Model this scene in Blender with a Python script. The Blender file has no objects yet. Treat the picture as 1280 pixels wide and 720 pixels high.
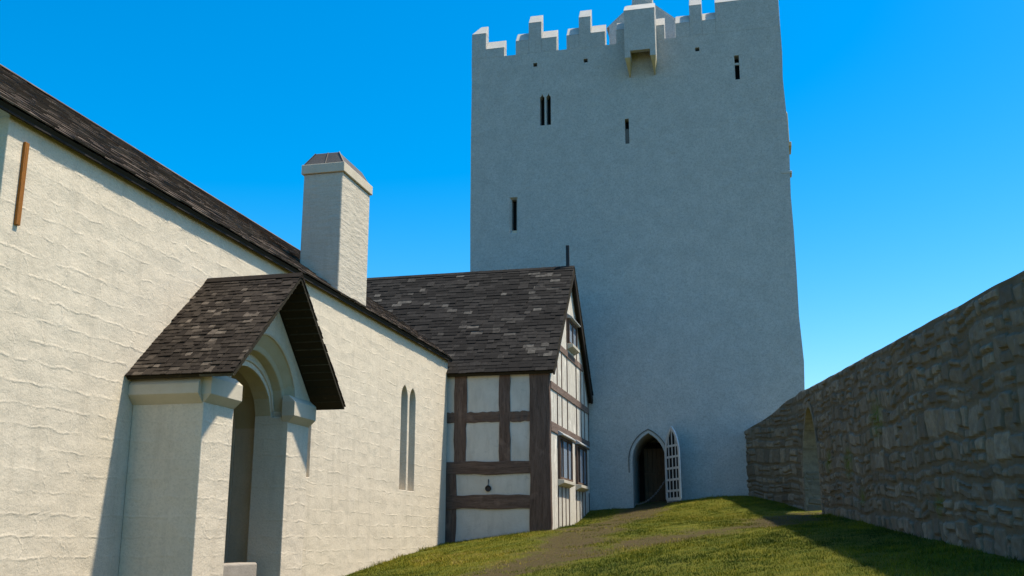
import bpy, bmesh, math, random
import numpy as np
from mathutils import Vector
random.seed(7); rng = np.random.default_rng(7)
scene = bpy.context.scene
COL = scene.collection
R = math.radians

# ------------------------------------------------------------------ materials
class NT:
    def __init__(s, name):
        s.m = bpy.data.materials.new(name); s.m.use_nodes = True
        s.t = s.m.node_tree; s.t.nodes.clear()
        s.out = s.n('ShaderNodeOutputMaterial'); s.b = s.n('ShaderNodeBsdfPrincipled')
        s.l(s.b.outputs[0], s.out.inputs[0])
        s.tc = s.n('ShaderNodeTexCoord').outputs['Object']
    def n(s, k): return s.t.nodes.new(k)
    def l(s, a, b): s.t.links.new(a, b)
    def mapping(s, scale=(1, 1, 1), rot=(0, 0, 0), src=None):
        m = s.n('ShaderNodeMapping'); m.inputs['Scale'].default_value = scale; m.inputs['Rotation'].default_value = rot
        s.l(src or s.tc, m.inputs[0]); return m.outputs[0]
    def noise(s, scale, detail=4, rough=.55, vec=None, dist=0):
        n = s.n('ShaderNodeTexNoise'); n.inputs['Scale'].default_value = scale; n.inputs['Detail'].default_value = detail
        n.inputs['Roughness'].default_value = rough; n.inputs['Distortion'].default_value = dist
        s.l(vec or s.tc, n.inputs['Vector']); return n.outputs['Fac']
    def ramp(s, fac, stops, interp='LINEAR'):
        r = s.n('ShaderNodeValToRGB'); r.color_ramp.interpolation = interp
        e = r.color_ramp.elements
        while len(e) < len(stops): e.new(.5)
        for i, (p, c) in enumerate(stops):
            e[i].position = p; e[i].color = (c, c, c, 1) if isinstance(c, (int, float)) else (*c, 1)
        s.l(fac, r.inputs[0]); return r.outputs[0]
    def mix(s, fac, a, b, mode='MIX'):
        m = s.n('ShaderNodeMix'); m.data_type = 'RGBA'; m.blend_type = mode
        for sock, v in ((m.inputs[0], fac), (m.inputs[6], a), (m.inputs[7], b)):
            if isinstance(v, (int, float)): sock.default_value = v
            elif isinstance(v, tuple): sock.default_value = (*v, 1)
            else: s.l(v, sock)
        return m.outputs[2]
    def math(s, op, a, b=None, c=None):
        m = s.n('ShaderNodeMath'); m.operation = op
        for i, v in enumerate((a, b, c)):
            if v is None: continue
            if isinstance(v, (int, float)): m.inputs[i].default_value = v
            else: s.l(v, m.inputs[i])
        return m.outputs[0]
    def attr(s, name, out='Fac'):
        a = s.n('ShaderNodeAttribute'); a.attribute_name = name; return a.outputs[out]
    def bump(s, h, strength=.5, dist=.02, prev=None):
        b = s.n('ShaderNodeBump'); b.inputs['Strength'].default_value = strength; b.inputs['Distance'].default_value = dist
        s.l(h, b.inputs['Height'])
        if prev is not None: s.l(prev, b.inputs['Normal'])
        return b.outputs[0]
    def done(s, col=None, rough=.9, normal=None, spec=.3, metal=0):
        if col is not None:
            if isinstance(col, tuple): s.b.inputs['Base Color'].default_value = (*col, 1)
            else: s.l(col, s.b.inputs['Base Color'])
        if isinstance(rough, (int, float)): s.b.inputs['Roughness'].default_value = rough
        else: s.l(rough, s.b.inputs['Roughness'])
        if normal is not None: s.l(normal, s.b.inputs['Normal'])
        s.b.inputs['Specular IOR Level'].default_value = spec; s.b.inputs['Metallic'].default_value = metal
        return s.m

def m_limewash(name, c1, c2, blocks=.6, rc=.4, zs=3.2, und=1., stk=.55):
    """lime render over rubble: faint horizontal ridges where the stones show through"""
    t = NT(name)
    # wall coordinates (u along the wall, z up)
    sx = t.n('ShaderNodeSeparateXYZ'); t.l(t.tc, sx.inputs[0])
    cb = t.n('ShaderNodeCombineXYZ')
    u = t.math('ADD', sx.outputs[0], sx.outputs[1]); t.l(u, cb.inputs[0]); t.l(sx.outputs[2], cb.inputs[1])
    wob = t.n('ShaderNodeTexNoise'); wob.inputs['Scale'].default_value = 2.6; wob.inputs['Detail'].default_value = 5
    t.l(t.tc, wob.inputs['Vector'])
    vm = t.n('ShaderNodeVectorMath'); vm.operation = 'MULTIPLY_ADD'; vm.inputs[1].default_value = (.5, .15, 0)
    t.l(wob.outputs['Color'], vm.inputs[0]); t.l(cb.outputs[0], vm.inputs[2])
    br = t.n('ShaderNodeTexBrick'); br.inputs['Scale'].default_value = 1; br.inputs['Mortar Size'].default_value = .028
    br.inputs['Mortar Smooth'].default_value = 1.0; br.inputs['Brick Width'].default_value = .78; br.inputs['Row Height'].default_value = .26
    br.offset = .43; t.l(vm.outputs[0], br.inputs['Vector'])
    mask = t.math('MULTIPLY', t.ramp(t.noise(3.4, 5, .65), [(.42, 0), (.62, 1)]), t.ramp(t.noise(.8, 3, .5), [(.35, .25), (.65, 1)]))
    ridge = t.math('MULTIPLY', br.outputs['Fac'], mask)
    big = t.noise(1.6, 8, .72)
    strz = t.noise(3.0, 5, .62, t.mapping((1, 1, zs)))
    fine = t.noise(38, 6, .7)
    grit = t.noise(120, 3, .6)
    vo = t.n('ShaderNodeTexVoronoi'); vo.feature = 'SMOOTH_F1'; vo.inputs['Scale'].default_value = 1.9; vo.inputs['Smoothness'].default_value = .6
    mv = t.n('ShaderNodeMapping'); mv.inputs['Scale'].default_value = (1, 1.9, 1); t.l(vm.outputs[0], mv.inputs[0]); t.l(mv.outputs[0], vo.inputs['Vector'])
    nb = t.bump(ridge, blocks, .045)
    nb = t.bump(t.math('SUBTRACT', 1.0, vo.outputs['Distance']), blocks * .55, .11, nb)
    nb = t.bump(strz, .55 * (.4 + rc) * und, .07, nb)
    nb = t.bump(fine, rc, .02, nb)
    nb = t.bump(grit, rc * .8, .008, nb)
    streak = t.noise(1.6, 6, .65, t.mapping((3.2, 3.2, .35)))
    col = t.mix(t.ramp(big, [(.3, 0), (.7, 1)]), c1, c2)
    grain = t.noise(19, 6, .8)
    col = t.mix(t.math('MULTIPLY', t.ramp(grain, [(.38, 1), (.56, 0)]), .6 if name == 'tower_harling' else .22), col, tuple(v * .68 for v in c2))
    dirt = tuple(v * .72 for v in c2)
    col = t.mix(t.math('MULTIPLY', t.ramp(streak, [(.52, 0), (.78, 1)]), stk), col, dirt)
    col = t.mix(t.math('MULTIPLY', t.ramp(fine, [(.35, 1), (.5, 0)]), .22), col, tuple(v * .6 for v in c2))
    return t.done(col, .95, nb, .15)

M = {}
M['lime'] = m_limewash('white_limewash', (.69, .585, .435), (.62, .52, .38), .20, .36, 1.5, .55)
M['harl'] = m_limewash('tower_harling', (.56, .54, .49), (.44, .425, .385), .04, .95, 1.0, .6, .12)
M['chim'] = m_limewash('chimney_render', (.58, .505, .39), (.51, .44, .335), .12, .35)

def m_simple(name, c1, c2, scale=3, stretch=(1, 1, 1), rough=.85, bs=.3, bd=.01, bscale=40, spec=.3, metal=0):
    t = NT(name)
    f = t.noise(scale, 6, .65, t.mapping(stretch)); g = t.noise(bscale, 5, .65, t.mapping(stretch))
    col = t.mix(t.ramp(f, [(.3, 0), (.7, 1)]), c1, c2)
    return t.done(col, rough, t.bump(g, bs, bd), spec, metal)
M['ashlar'] = m_simple('cut_stone', (.575, .495, .37), (.50, .425, .31), 3, (1, 1, 1), .9, .35, .012, 45)
M['coping'] = m_simple('coping_render', (.52, .485, .425), (.42, .39, .34), 2, (1, 1, 1), .95, .5, .015, 40)
M['corbel'] = m_simple('ochre_limestone', (.50, .43, .26), (.40, .34, .21), 3, (1, 1, 1), .9, .4, .015, 30)
M['soffit'] = m_simple('soffit_bounce', (.47, .41, .27), (.40, .345, .22), 2.5, (1, 1, 1), .9, .4, .015, 30)  # lime render warmed under the arch: ground bounce put into the colour
M['blockstone'] = m_simple('worn_block', (.36, .31, .25), (.28, .24, .19), 4, (1, 1, 1), .9, .5, .02, 30)
M['lead'] = m_simple('lead_sheet', (.10, .085, .07), (.15, .125, .10), 2, (1, 1, 1), .6, .15, .006, 14, .4, .3)
M['iron'] = m_simple('wrought_iron', (.02, .02, .022), (.035, .032, .03), 8, (1, 1, 1), .6, .2, .004, 60, .4, .4)
M['yett'] = m_simple('grey_painted_iron', (.62, .62, .60), (.48, .48, .46), 6, (1, 1, 1), .7, .2, .004, 60)
M['iron_pale'] = m_simple('dull_iron', (.17, .17, .17), (.11, .11, .105), 6, (1, 1, 1), .6, .2, .004, 60, .4, .3)
M['void'] = m_simple('dark_interior', (.006, .006, .006), (.01, .01, .01), 2)  # near-black colour stands in for the unlit depth of openings
M['dimwall'] = m_simple('passage_shade', (.02, .018, .015), (.012, .011, .01), 2)  # darkness of the door passage painted into the wall colour
M['sillwood'] = m_simple('limed_oak', (.58, .53, .42), (.44, .39, .30), 4, (1, 1, 1), .8, .3, .006, 40)
M['hoodlead'] = m_simple('pale_lead', (.40, .40, .38), (.32, .32, .30), 3, (1, 1, 1), .6, .15, .005, 20, .4)

def m_wood(name, c1, c2, stretch, rough=.8):
    t = NT(name)
    f = t.noise(2.2, 8, .7, t.mapping(stretch), .6); fine = t.noise(7, 8, .75, t.mapping(stretch))
    knots = t.noise(2.2, 3, .5)
    col = t.mix(t.ramp(f, [(.32, 0), (.68, 1)]), c1, c2)
    col = t.mix(t.math('MULTIPLY', t.ramp(fine, [(.36, 1), (.5, 0)]), .65), col, tuple(v * .35 for v in c1))
    col = t.mix(t.math('MULTIPLY', t.ramp(knots, [(.62, 0), (.75, 1)]), .5), col, tuple(v * 1.6 for v in c2))
    nb = t.bump(f, .5, .02); nb = t.bump(fine, .7, .012, nb)
    return t.done(col, rough, nb, .25)
M['oak_v'] = m_wood('dark_oak_upright', (.085, .050, .034), (.165, .108, .078), (5, 5, .45))
M['oak_h'] = m_wood('dark_oak_beam', (.085, .050, .034), (.165, .108, .078), (.45, 5, 5))
M['oak_y'] = m_wood('dark_oak_rail', (.15, .10, .075), (.22, .155, .12), (5, .45, 5))
M['shutter'] = m_wood('orange_timber', (.24, .085, .012), (.33, .125, .018), (6, 6, .6))
M['fascia'] = m_wood('fascia_board', (.018, .014, .011), (.03, .023, .018), (5, .45, 5))
M['door'] = m_wood('old_door_planks', (.045, .028, .014), (.075, .048, .025), (9, 9, .5))
M['boards'] = m_wood('pale_weathered_boards', (.56, .50, .40), (.70, .64, .54), (4, 4, .5))

def m_plaster():
    t = NT('daub_plaster')
    a = t.noise(1.2, 6, .6); b = t.noise(5.5, 5, .65, None, 1.2); f = t.noise(55, 5, .65)
    col = t.mix(t.ramp(a, [(.3, 0), (.7, 1)]), (.58, .545, .47), (.50, .465, .395))
    col = t.mix(t.math('MULTIPLY', t.ramp(b, [(.58, 0), (.74, 1)]), .6), col, (.33, .32, .285))
    st = t.noise(2.6, 6, .7, t.mapping((1.6, 1.6, .45)))
    col = t.mix(t.math('MULTIPLY', t.ramp(st, [(.48, 0), (.72, 1)]), .5), col, (.36, .33, .27))
    nb = t.bump(a, .5, .08); nb = t.bump(f, .35, .012, nb)
    return t.done(col, .93, nb, .15)
M['plaster'] = m_plaster()

def m_slate(name, dark, mid, light, rough=.92):
    t = NT(name)
    tint = t.attr('tint')
    col = t.ramp(tint, [(0, dark), (.35, dark), (.6, mid), (.8, mid), (1, light)])
    f = t.noise(9, 6, .7, t.mapping((1, 1, 1))); g = t.noise(60, 5, .7)
    col = t.mix(t.math('MULTIPLY', t.ramp(f, [(.4, 1), (.62, 0)]), .55), col, dark)
    lich = t.noise(14, 5, .7)
    col = t.mix(t.math('MULTIPLY', t.ramp(lich, [(.62, 0), (.72, 1)]), .5), col, light)
    nb = t.bump(f, .5, .012); nb = t.bump(g, .5, .006, nb)
    return t.done(col, rough, nb, .12)
M['slate_h'] = m_slate('house_stone_slates', (.017, .0145, .012), (.036, .031, .026), (.125, .11, .09))
M['slate_p'] = m_slate('porch_slates', (.022, .016, .011), (.050, .038, .027), (.15, .118, .086))
M['slate_c'] = m_slate('chapel_slates', (.090, .064, .046), (.165, .122, .088), (.25, .19, .14))
M['under'] = m_slate('roof_underside', (.03, .024, .014), (.065, .052, .03), (.13, .105, .06))

def m_glass():
    t = NT('leaded_glass')
    sx = t.n('ShaderNodeSeparateXYZ'); t.l(t.tc, sx.inputs[0])
    f = t.noise(6, 3)
    col = t.mix(f, (.26, .31, .36), (.36, .42, .48))  # pale blue base holds the sky reflection in its colour
    return t.done(col, .12, t.bump(f, .15, .02), .6)
M['glass'] = m_glass()

def m_rubble():
    t = NT('rubble_stone')
    tint = t.attr('tint'); joint = t.attr('joint')
    f = t.noise(7, 7, .68); g = t.noise(38, 6, .7); big = t.noise(.7, 4, .6)
    col = t.ramp(tint, [(0, (.125, .105, .072)), (.35, (.180, .153, .107)), (.7, (.225, .193, .138)), (1, (.29, .252, .182))])
    col = t.mix(t.math('MULTIPLY', t.ramp(f, [(.35, 1), (.6, 0)]), .55), col, (.09, .085, .075))
    col = t.mix(t.math('MULTIPLY', t.ramp(t.noise(11, 5, .7), [(.6, 0), (.7, 1)]), .45), col, (.30, .29, .26))
    col = t.mix(t.math('MULTIPLY', joint, .7), col, (.115, .093, .056))
    col = t.mix(t.math('MULTIPLY', t.ramp(big, [(.45, 0), (.7, 1)]), .25), col, (.13, .11, .075))
    moss = t.math('MULTIPLY', t.attr('moss'), t.ramp(t.noise(9, 5, .7), [(.38, 0), (.55, 1)]))
    col = t.mix(moss, col, (.10, .125, .02))
    nb = t.bump(f, .55, .03); nb = t.bump(g, .6, .012, nb)
    return t.done(col, .95, nb, .15)
M['rubble'] = m_rubble()

def m_ground():
    t = NT('turf_soil')
    p = t.attr('path')
    n1 = t.noise(2.2, 6, .65); n2 = t.noise(14, 6, .7); n3 = t.noise(55, 4, .7)
    grass = t.mix(t.ramp(n1, [(.3, 0), (.7, 1)]), (.050, .070, .005), (.135, .120, .012))
    grass = t.mix(t.math('MULTIPLY', t.ramp(n2, [(.5, 0), (.7, 1)]), .6), grass, (.13, .098, .022))
    mud = t.mix(t.ramp(n2, [(.35, 0), (.65, 1)]), (.042, .027, .014), (.082, .055, .031))
    mud = t.mix(t.math('MULTIPLY', t.ramp(n3, [(.58, 0), (.68, 1)]), .4), mud, (.24, .19, .13))
    k = t.ramp(t.math('ADD', p, t.math('MULTIPLY', t.math('SUBTRACT', n2, .5), 3.0)), [(.35, 0), (1.0, .9)])
    col = t.mix(k, grass, mud)
    nb = t.bump(n1, .5, .15); nb = t.bump(n2, .8, .05, nb); nb = t.bump(n3, .6, .015, nb)
    return t.done(col, .97, nb, .1)
M['ground'] = m_ground()
def m_grass():
    t = NT('grass_blades')
    v = t.attr('tint')
    col = t.ramp(v, [(0, (.018, .036, .002)), (.3, (.062, .088, .003)), (.55, (.145, .145, .004)), (.8, (.25, .205, .008)), (.93, (.34, .25, .03)), (1, (.40, .28, .07))])
    return t.done(col, .75, None, .2)
M['grass'] = m_grass()

# ------------------------------------------------------------------ mesh helpers
class MB:
    def __init__(s): s.v = []; s.f = []; s.tint = []
    def add(s, verts, faces, tint=0.):
        o = len(s.v); s.v += [tuple(v) for v in verts]
        s.f += [tuple(i + o for i in f) for f in faces]; s.tint += [tint] * len(faces)
        return s
    def box(s, x0, x1, y0, y1, z0, z1, tint=0.):
        v = [(x, y, z) for z in (z0, z1) for y in (y0, y1) for x in (x0, x1)]
        return s.add(v, [(0, 2, 3, 1), (4, 5, 7, 6), (0, 1, 5, 4), (2, 6, 7, 3), (0, 4, 6, 2), (1, 3, 7, 5)], tint)
    def prism(s, poly, axis, a, b, tint=0.):
        """poly of 2D points; axis x -> (y,z), y -> (x,z), z -> (x,y)"""
        def p(q, c): return {'x': (c, q[0], q[1]), 'y': (q[0], c, q[1]), 'z': (q[0], q[1], c)}[axis]
        n = len(poly); v = [p(q, a) for q in poly] + [p(q, b) for q in poly]
        return s.add(v, [tuple(range(n)), tuple(range(2 * n - 1, n - 1, -1))] +
                     [(i, (i + 1) % n, n + (i + 1) % n, n + i) for i in range(n)], tint)
    def loft(s, rings, cap=True, tint=0.):
        n = len(rings[0]); v = [p for r in rings for p in r]; f = []
        for k in range(len(rings) - 1):
            for i in range(n):
                j = (i + 1) % n; f.append((k * n + i, k * n + j, (k + 1) * n + j, (k + 1) * n + i))
        if cap: f += [tuple(range(n)), tuple(range(len(v) - 1, len(v) - n - 1, -1))]
        return s.add(v, f, tint)
    def tube(s, pts, r, n=8):
        rings = []
        for i, p in enumerate(pts):
            p = Vector(p); d = (Vector(pts[min(i + 1, len(pts) - 1)]) - Vector(pts[max(i - 1, 0)])).normalized()
            a = d.cross(Vector((0, 0, 1)));
            if a.length < .01: a = Vector((1, 0, 0))
            a.normalize(); b = d.cross(a); rr = r[i] if isinstance(r, (list, tuple)) else r
            rings.append([tuple(p + rr * (math.cos(2 * math.pi * k / n) * a + math.sin(2 * math.pi * k / n) * b)) for k in range(n)])
        return s.loft(rings)
    def mesh(s, name):
        me = bpy.data.meshes.new(name); me.from_pydata(s.v, [], s.f)
        at = me.attributes.new('tint', 'FLOAT', 'FACE'); at.data.foreach_set('value', s.tint)
        bm = bmesh.new(); bm.from_mesh(me); bmesh.ops.recalc_face_normals(bm, faces=bm.faces[:]); bm.to_mesh(me); bm.free()
        return me
    def build(s, name, mat, parent=None, bevel=0, segs=2):
        me = s.mesh(name)
        return link(name, me, mat, parent, bevel, segs)

def root_of(o):
    while o.parent: o = o.parent
    return o
def link(name, me, mat, parent=None, bevel=0, segs=2):
    if parent is not None:
        off = -root_of(parent).location
        if off.length: me.transform(__import__('mathutils').Matrix.Translation(off))
    if mat is not None:
        me.materials.clear(); me.materials.append(mat)
    o = bpy.data.objects.new(name, me); COL.objects.link(o)
    if parent is not None: o.parent = parent
    if bevel:
        b = o.modifiers.new('bevel', 'BEVEL'); b.width = bevel; b.segments = segs; b.limit_method = 'ANGLE'; b.angle_limit = R(35)
    return o
def boolean(me, cutters, name):
    """difference of a mesh and a list of cutter meshes, evaluated once"""
    a = bpy.data.objects.new('tmp', me); COL.objects.link(a); tmp = []
    for c in cutters:
        k = bpy.data.objects.new('tmpc', c); COL.objects.link(k); tmp.append(k)
        m = a.modifiers.new('b', 'BOOLEAN'); m.operation = 'DIFFERENCE'; m.solver = 'EXACT'; m.object = k
    dg = bpy.context.evaluated_depsgraph_get()
    out = bpy.data.meshes.new_from_object(a.evaluated_get(dg)); out.name = name
    for k in tmp: bpy.data.objects.remove(k)
    bpy.data.objects.remove(a)
    return out
def thing(name, loc, label, cat, group=None):
    o = bpy.data.objects.new(name, None); COL.objects.link(o); o.location = loc
    o['label'] = label; o['category'] = cat
    if group: o['group'] = group
    bpy.context.view_layer.update()
    return o
def arch(yc, hw, zb, zs, rise, n=14, power=2.0, point=0.):
    """closed outline (horizontal, z): straight jambs then an arch; point>0 makes it pointed"""
    pts = [(yc - hw, zb), (yc - hw, zs)]
    for i in range(1, n):
        a = i / n * 2 - 1                                 # -1..1
        e = rise * (max(0, 1 - abs(a) ** power)) ** (1 / power)
        e = e * (1 - point) + point * rise * (1 - abs(a) ** 1.55)
        pts.append((yc + hw * a, zs + e))
    return pts + [(yc + hw, zs), (yc + hw, zb)]
def gothic(xc, hw, zb, zs, za, n=7):
    """true pointed arch from two circular arcs"""
    h = za - zs; r = (hw * hw + h * h) / (2 * hw); left = []
    for i in range(n + 1):
        z = h * i / n
        x = -hw + r - math.sqrt(max(0, r * r - z * z)); left.append((x, zs + z))
    return [(xc - hw, zb)] + [(xc + x, z) for x, z in left] + [(xc - x, z) for x, z in left[-2::-1]] + [(xc + hw, zb)]
def slates(mb, P, U, V, L, S, expo, wr, th=.018, jitter=.012, skip=None):
    """courses of separate slates: P eave corner, U along the eave, V up the slope"""
    P, U, V = Vector(P), Vector(U).normalized(), Vector(V).normalized(); N = U.cross(V).normalized()
    if N.z < 0: N = -N
    nrow = int(S / expo)
    for r in range(nrow + 1):
        s0 = r * expo; ln = min(expo * 1.9, S - s0 + .001)
        if ln < .02: continue
        sag = .012 * math.sin(r * 1.7)
        u = -random.uniform(0, wr[1])
        while u < L:
            w = random.uniform(*wr); a, b = max(u + .004, 0), min(u + w - .004, L); u += w
            if b - a < .03: continue
            d0 = random.uniform(-jitter, jitter) + (0 if r else -.0); t = th * random.uniform(.75, 1.35)
            lift = t * 1.2 + random.uniform(0, .004)
            low, hi = s0 + d0, s0 + ln
            c = []
            for (uu, ss, nn) in ((a, low, lift), (b, low, lift + random.uniform(-.004, .004)), (b, hi, .003), (a, hi, .003)):
                c.append(P + U * uu + V * ss + N * nn)
            top = [q + N * t for q in c]
            tint = min(1, max(0, random.gauss(.42, .22) + (random.uniform(.1, .4) if random.random() < .25 else 0) + .18 * math.sin(u * 2.3 + r * .9) * math.sin(r * .61 + u)))
            mb.add([tuple(q) for q in c + top], [(0, 1, 2, 3), (4, 5, 6, 7), (0, 1, 5, 4), (1, 2, 6, 5), (2, 3, 7, 6), (3, 0, 4, 7)], tint)

# ------------------------------------------------------------------ terrain
PTS = np.array([(-8.6, 21, .93), (-8.6, 28.1, 1.55), (-6.2, 28.3, 1.87), (-5.66, 28.3, 1.93), (-5.66, 32.47, 2.15), (-5.66, 34.9, 2.56),
    (-4.17, 35.2, 2.73), (-3.1, 35.2, 2.88), (-.43, 35.2, 3.05), (1.23, 31.5, 2.48), (1.47, 29, 2.34), (2.2, 21.6, 1.9), (2.69, 16.7, 1.59),
    (2.98, 13.7, 1.41), (0, 0, 0), (-8.6, 10, .05), (-8.6, 0, -.7), (4.3, 0, .5), (-9.5, 36, 2.3), (2, 38, 2.9), (-3, 40, 3.2), (-3, 20, 1.38), (-3, 10, .62)])
def tps(P, lam=.02):
    n = len(P); d = np.linalg.norm(P[:, None, :2] - P[None, :, :2], axis=2)
    K = np.where(d > 0, d * d * np.log(d + 1e-9), 0) + lam * np.eye(n); Q = np.c_[np.ones(n), P[:, :2]]
    return np.linalg.solve(np.block([[K, Q], [Q.T, np.zeros((3, 3))]]), np.r_[P[:, 2], 0, 0, 0])
W = tps(PTS)
def ground_z(x, y):
    x = np.clip(np.asarray(x, float), -12, 5); y = np.clip(np.asarray(y, float), -3, 40)
    r = W[-3] + W[-2] * x + W[-1] * y
    for (px, py, _), w in zip(PTS, W):
        d = np.hypot(x - px, y - py); r = r + w * d * d * np.log(d + 1e-9)
    return r
def vnoise(x, y, seed):
    """cheap smooth noise, sum of rotated sines"""
    r = np.random.default_rng(seed); o = np.zeros_like(x)
    for k in range(9):
        a = r.uniform(0, 6.28); f = r.uniform(.5, 1.5); o += np.sin((x * np.cos(a) + y * np.sin(a)) * f + r.uniform(0, 6.28))
    return o / 4.5
TRACKS = [([(1.6, 30.2), (.39, 26.6), (-.42, 24.4), (-1.25, 23.4), (-2.21, 22.6), (-3.05, 21.4), (-3.85, 20.3), (-4.52, 19.4), (-5.27, 18.2), (-6.2, 16.2), (-7, 12)], .55),
          ([(-3.6, 35.2), (-3.7, 33.8), (-4.1, 31.6), (-4.4, 28.6), (-4.55, 25.5), (-4.3, 23.2), (-3.9, 21.2), (-4.3, 19.6)], .62)]
def path_amount(x, y):
    best = np.zeros_like(x)
    for pts, w in TRACKS:
        d = np.full_like(x, 1e9)
        for (ax, ay), (bx, by) in zip(pts[:-1], pts[1:]):
            t = np.clip(((x - ax) * (bx - ax) + (y - ay) * (by - ay)) / ((bx - ax) ** 2 + (by - ay) ** 2), 0, 1)
            d = np.minimum(d, np.hypot(x - ax - t * (bx - ax), y - ay - t * (by - ay)))
        best = np.maximum(best, np.clip(1.12 - d / (w * 2.0) + .34 * vnoise(x * 2.0, y * 2.0, 51) + .28 * vnoise(x * 6, y * 6, 52) + .22, 0, 1))
    return best
xs = np.concatenate([[-900, -300, -120, -60, -35, -22, -15], np.arange(-12, 5.01, .14), [8, 14, 25, 50, 110, 300, 900]])
ys = np.concatenate([[-900, -300, -120, -50, -25, -12, -5, 0, 4, 7], np.arange(9, 36, .14), [37, 40, 45, 55, 80, 150, 400, 900]])
gx, gy = np.meshgrid(xs, ys)
PA = path_amount(gx, gy)
near = ((gx > -13) & (gx < 6) & (gy > 3) & (gy < 38)).astype(float)
gz = ground_z(gx, gy) + near * (.012 * vnoise(gx * 4, gy * 4, 3) + .010 * vnoise(gx * 11, gy * 11, 4) - .03 * PA)
nx, ny = len(xs), len(ys)
idx = np.arange(nx * ny).reshape(ny, nx)
quads = np.stack([idx[:-1, :-1], idx[:-1, 1:], idx[1:, 1:], idx[1:, :-1]], -1).reshape(-1, 4)
me = bpy.data.meshes.new('ground'); me.from_pydata(np.stack([gx, gy, gz], -1).reshape(-1, 3).tolist(), [], quads.tolist())
me.attributes.new('path', 'FLOAT', 'POINT').data.foreach_set('value', PA.ravel().astype(np.float32))
for p in me.polygons: p.use_smooth = True
gr = link('ground', me, M['ground']); gr['kind'] = 'structure'; gr['label'] = 'sloping green lawn with worn earth tracks between the buildings'

def wall_x(y):  # courtyard face of the rubble wall
    y = np.asarray(y, float)
    return np.where(y < 31, 1.235 + .0985 * (32 - y), np.interp(y, [31, 32, 33.6, 35.2], [1.333, 1.15, .45, -.42]))

# grass: one mesh of blades
def make_grass():
    n = 420000
    x = rng.uniform(-8.6, 3.3, n); y = 10 + 25.2 * rng.uniform(0, 1, n) ** 1.15
    ok = (x < wall_x(y) - .03) & ~((x < -5.64) & (y > 28.25)) & ~((x < -7.4) & (y < 16.5) & (y > 12.9))
    dens = 1.25 * (1 - 1.0 * path_amount(x, y)) + .45 * vnoise(x * 3.1, y * 3.1, 11) + .25 * vnoise(x * 9, y * 9, 12)
    ok &= rng.uniform(0, 1, n) < np.clip(dens, .03, 1)
    x, y = x[ok], y[ok]; n = len(x); z = ground_z(x, y) - .03 * path_amount(x, y) - .012
    cl = vnoise(x * 1.3, y * 1.3, 21) * .5 + vnoise(x * 4.7, y * 4.7, 22) * .35
    dw = np.minimum.reduce([np.abs(x - wall_x(y)), np.where(y < 28.4, x + 8.6, 9), np.where(y > 28, np.hypot(np.maximum(x + 5.66, 0), np.maximum(28.3 - y, 0)), 9), np.abs(y - 35.2)])
    tuft = np.exp(-dw / .16) * np.clip(.5 + vnoise(x * 5, y * 5, 41), 0, 1.4) * (path_amount(x, y) < .35)
    weed = np.clip(vnoise(x * 2.6, y * 2.6, 43) - 1.0, 0, 1)
    h = (1 + 1.1 * tuft + 1.3 * weed) * np.clip(.036 + .018 * cl + rng.normal(0, .014, n), .02, .12); wdt = rng.uniform(.004, .008, n)
    a = rng.uniform(0, 6.283, n); lean = rng.uniform(.15, .9, n) * h; la = rng.uniform(0, 6.283, n)
    P = np.zeros((n, 3, 3))
    P[:, 0] = np.stack([x - np.cos(a) * wdt, y - np.sin(a) * wdt, z], -1)
    P[:, 1] = np.stack([x + np.cos(a) * wdt, y + np.sin(a) * wdt, z], -1)
    P[:, 2] = np.stack([x + np.cos(la) * lean, y + np.sin(la) * lean, z + h], -1)
    me = bpy.data.meshes.new('grass'); me.vertices.add(3 * n); me.vertices.foreach_set('co', P.ravel())
    me.loops.add(3 * n); me.loops.foreach_set('vertex_index', np.arange(3 * n)); me.polygons.add(n)
    me.polygons.foreach_set('loop_start', np.arange(0, 3 * n, 3)); me.update(calc_edges=True)
    tint = np.clip(.46 + .26 * cl + .30 * vnoise(x * .9, y * .9, 31) + .18 * vnoise(x * 8, y * 5, 32) + rng.normal(0, .13, n) + .3 * path_amount(x, y) * rng.uniform(0, 1, n), 0, 1)
    me.attributes.new('tint', 'FLOAT', 'FACE').data.foreach_set('value', tint.astype(np.float32))
    o = link('grass', me, M['grass']); o['kind'] = 'stuff'; o['label'] = 'short olive green grass covering the sloping yard'; o['category'] = 'grass'
make_grass()

# ------------------------------------------------------------------ chapel with porch and chimney
XW = -8.6; YA, YB = 9.93, 28.22
chapel = thing('chapel', (-12.2, 19, .5), 'long white limewashed building with slate roof, gabled porch and chimney, on the left', 'building')
RX, RZ, EX, EZ = -12.2, 9.47, -8.47, 6.72             # ridge and eave of the roof's upper face
body = MB().prism([(XW, -1.2), (XW, 6.70), (-12.2, 9.3), (-15.8, 6.70), (-15.8, -1.2)], 'y', YA, YB).mesh('wall')
def lancet(y0, y1, zb, zs, za):
    yc, hw = (y0 + y1) / 2, (y1 - y0) / 2
    return gothic(yc, hw, zb, zs, za)
LANC = [(24.31, 24.80), (24.94, 25.43), (18.55, 19.04)]
cut = [MB().prism(lancet(a, b, 2.86, 5.12, 5.46), 'x', XW + .3, XW - .34).mesh('c') for a, b in LANC]
cut.append(MB().prism(arch(14.72, 1.25, -.9, 3.5, .95), 'x', XW + .3, -12.6).mesh('c'))   # the open doorway behind the porch
w = link('wall', boolean(body, cut, 'wall'), M['lime'], chapel, .02)
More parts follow.
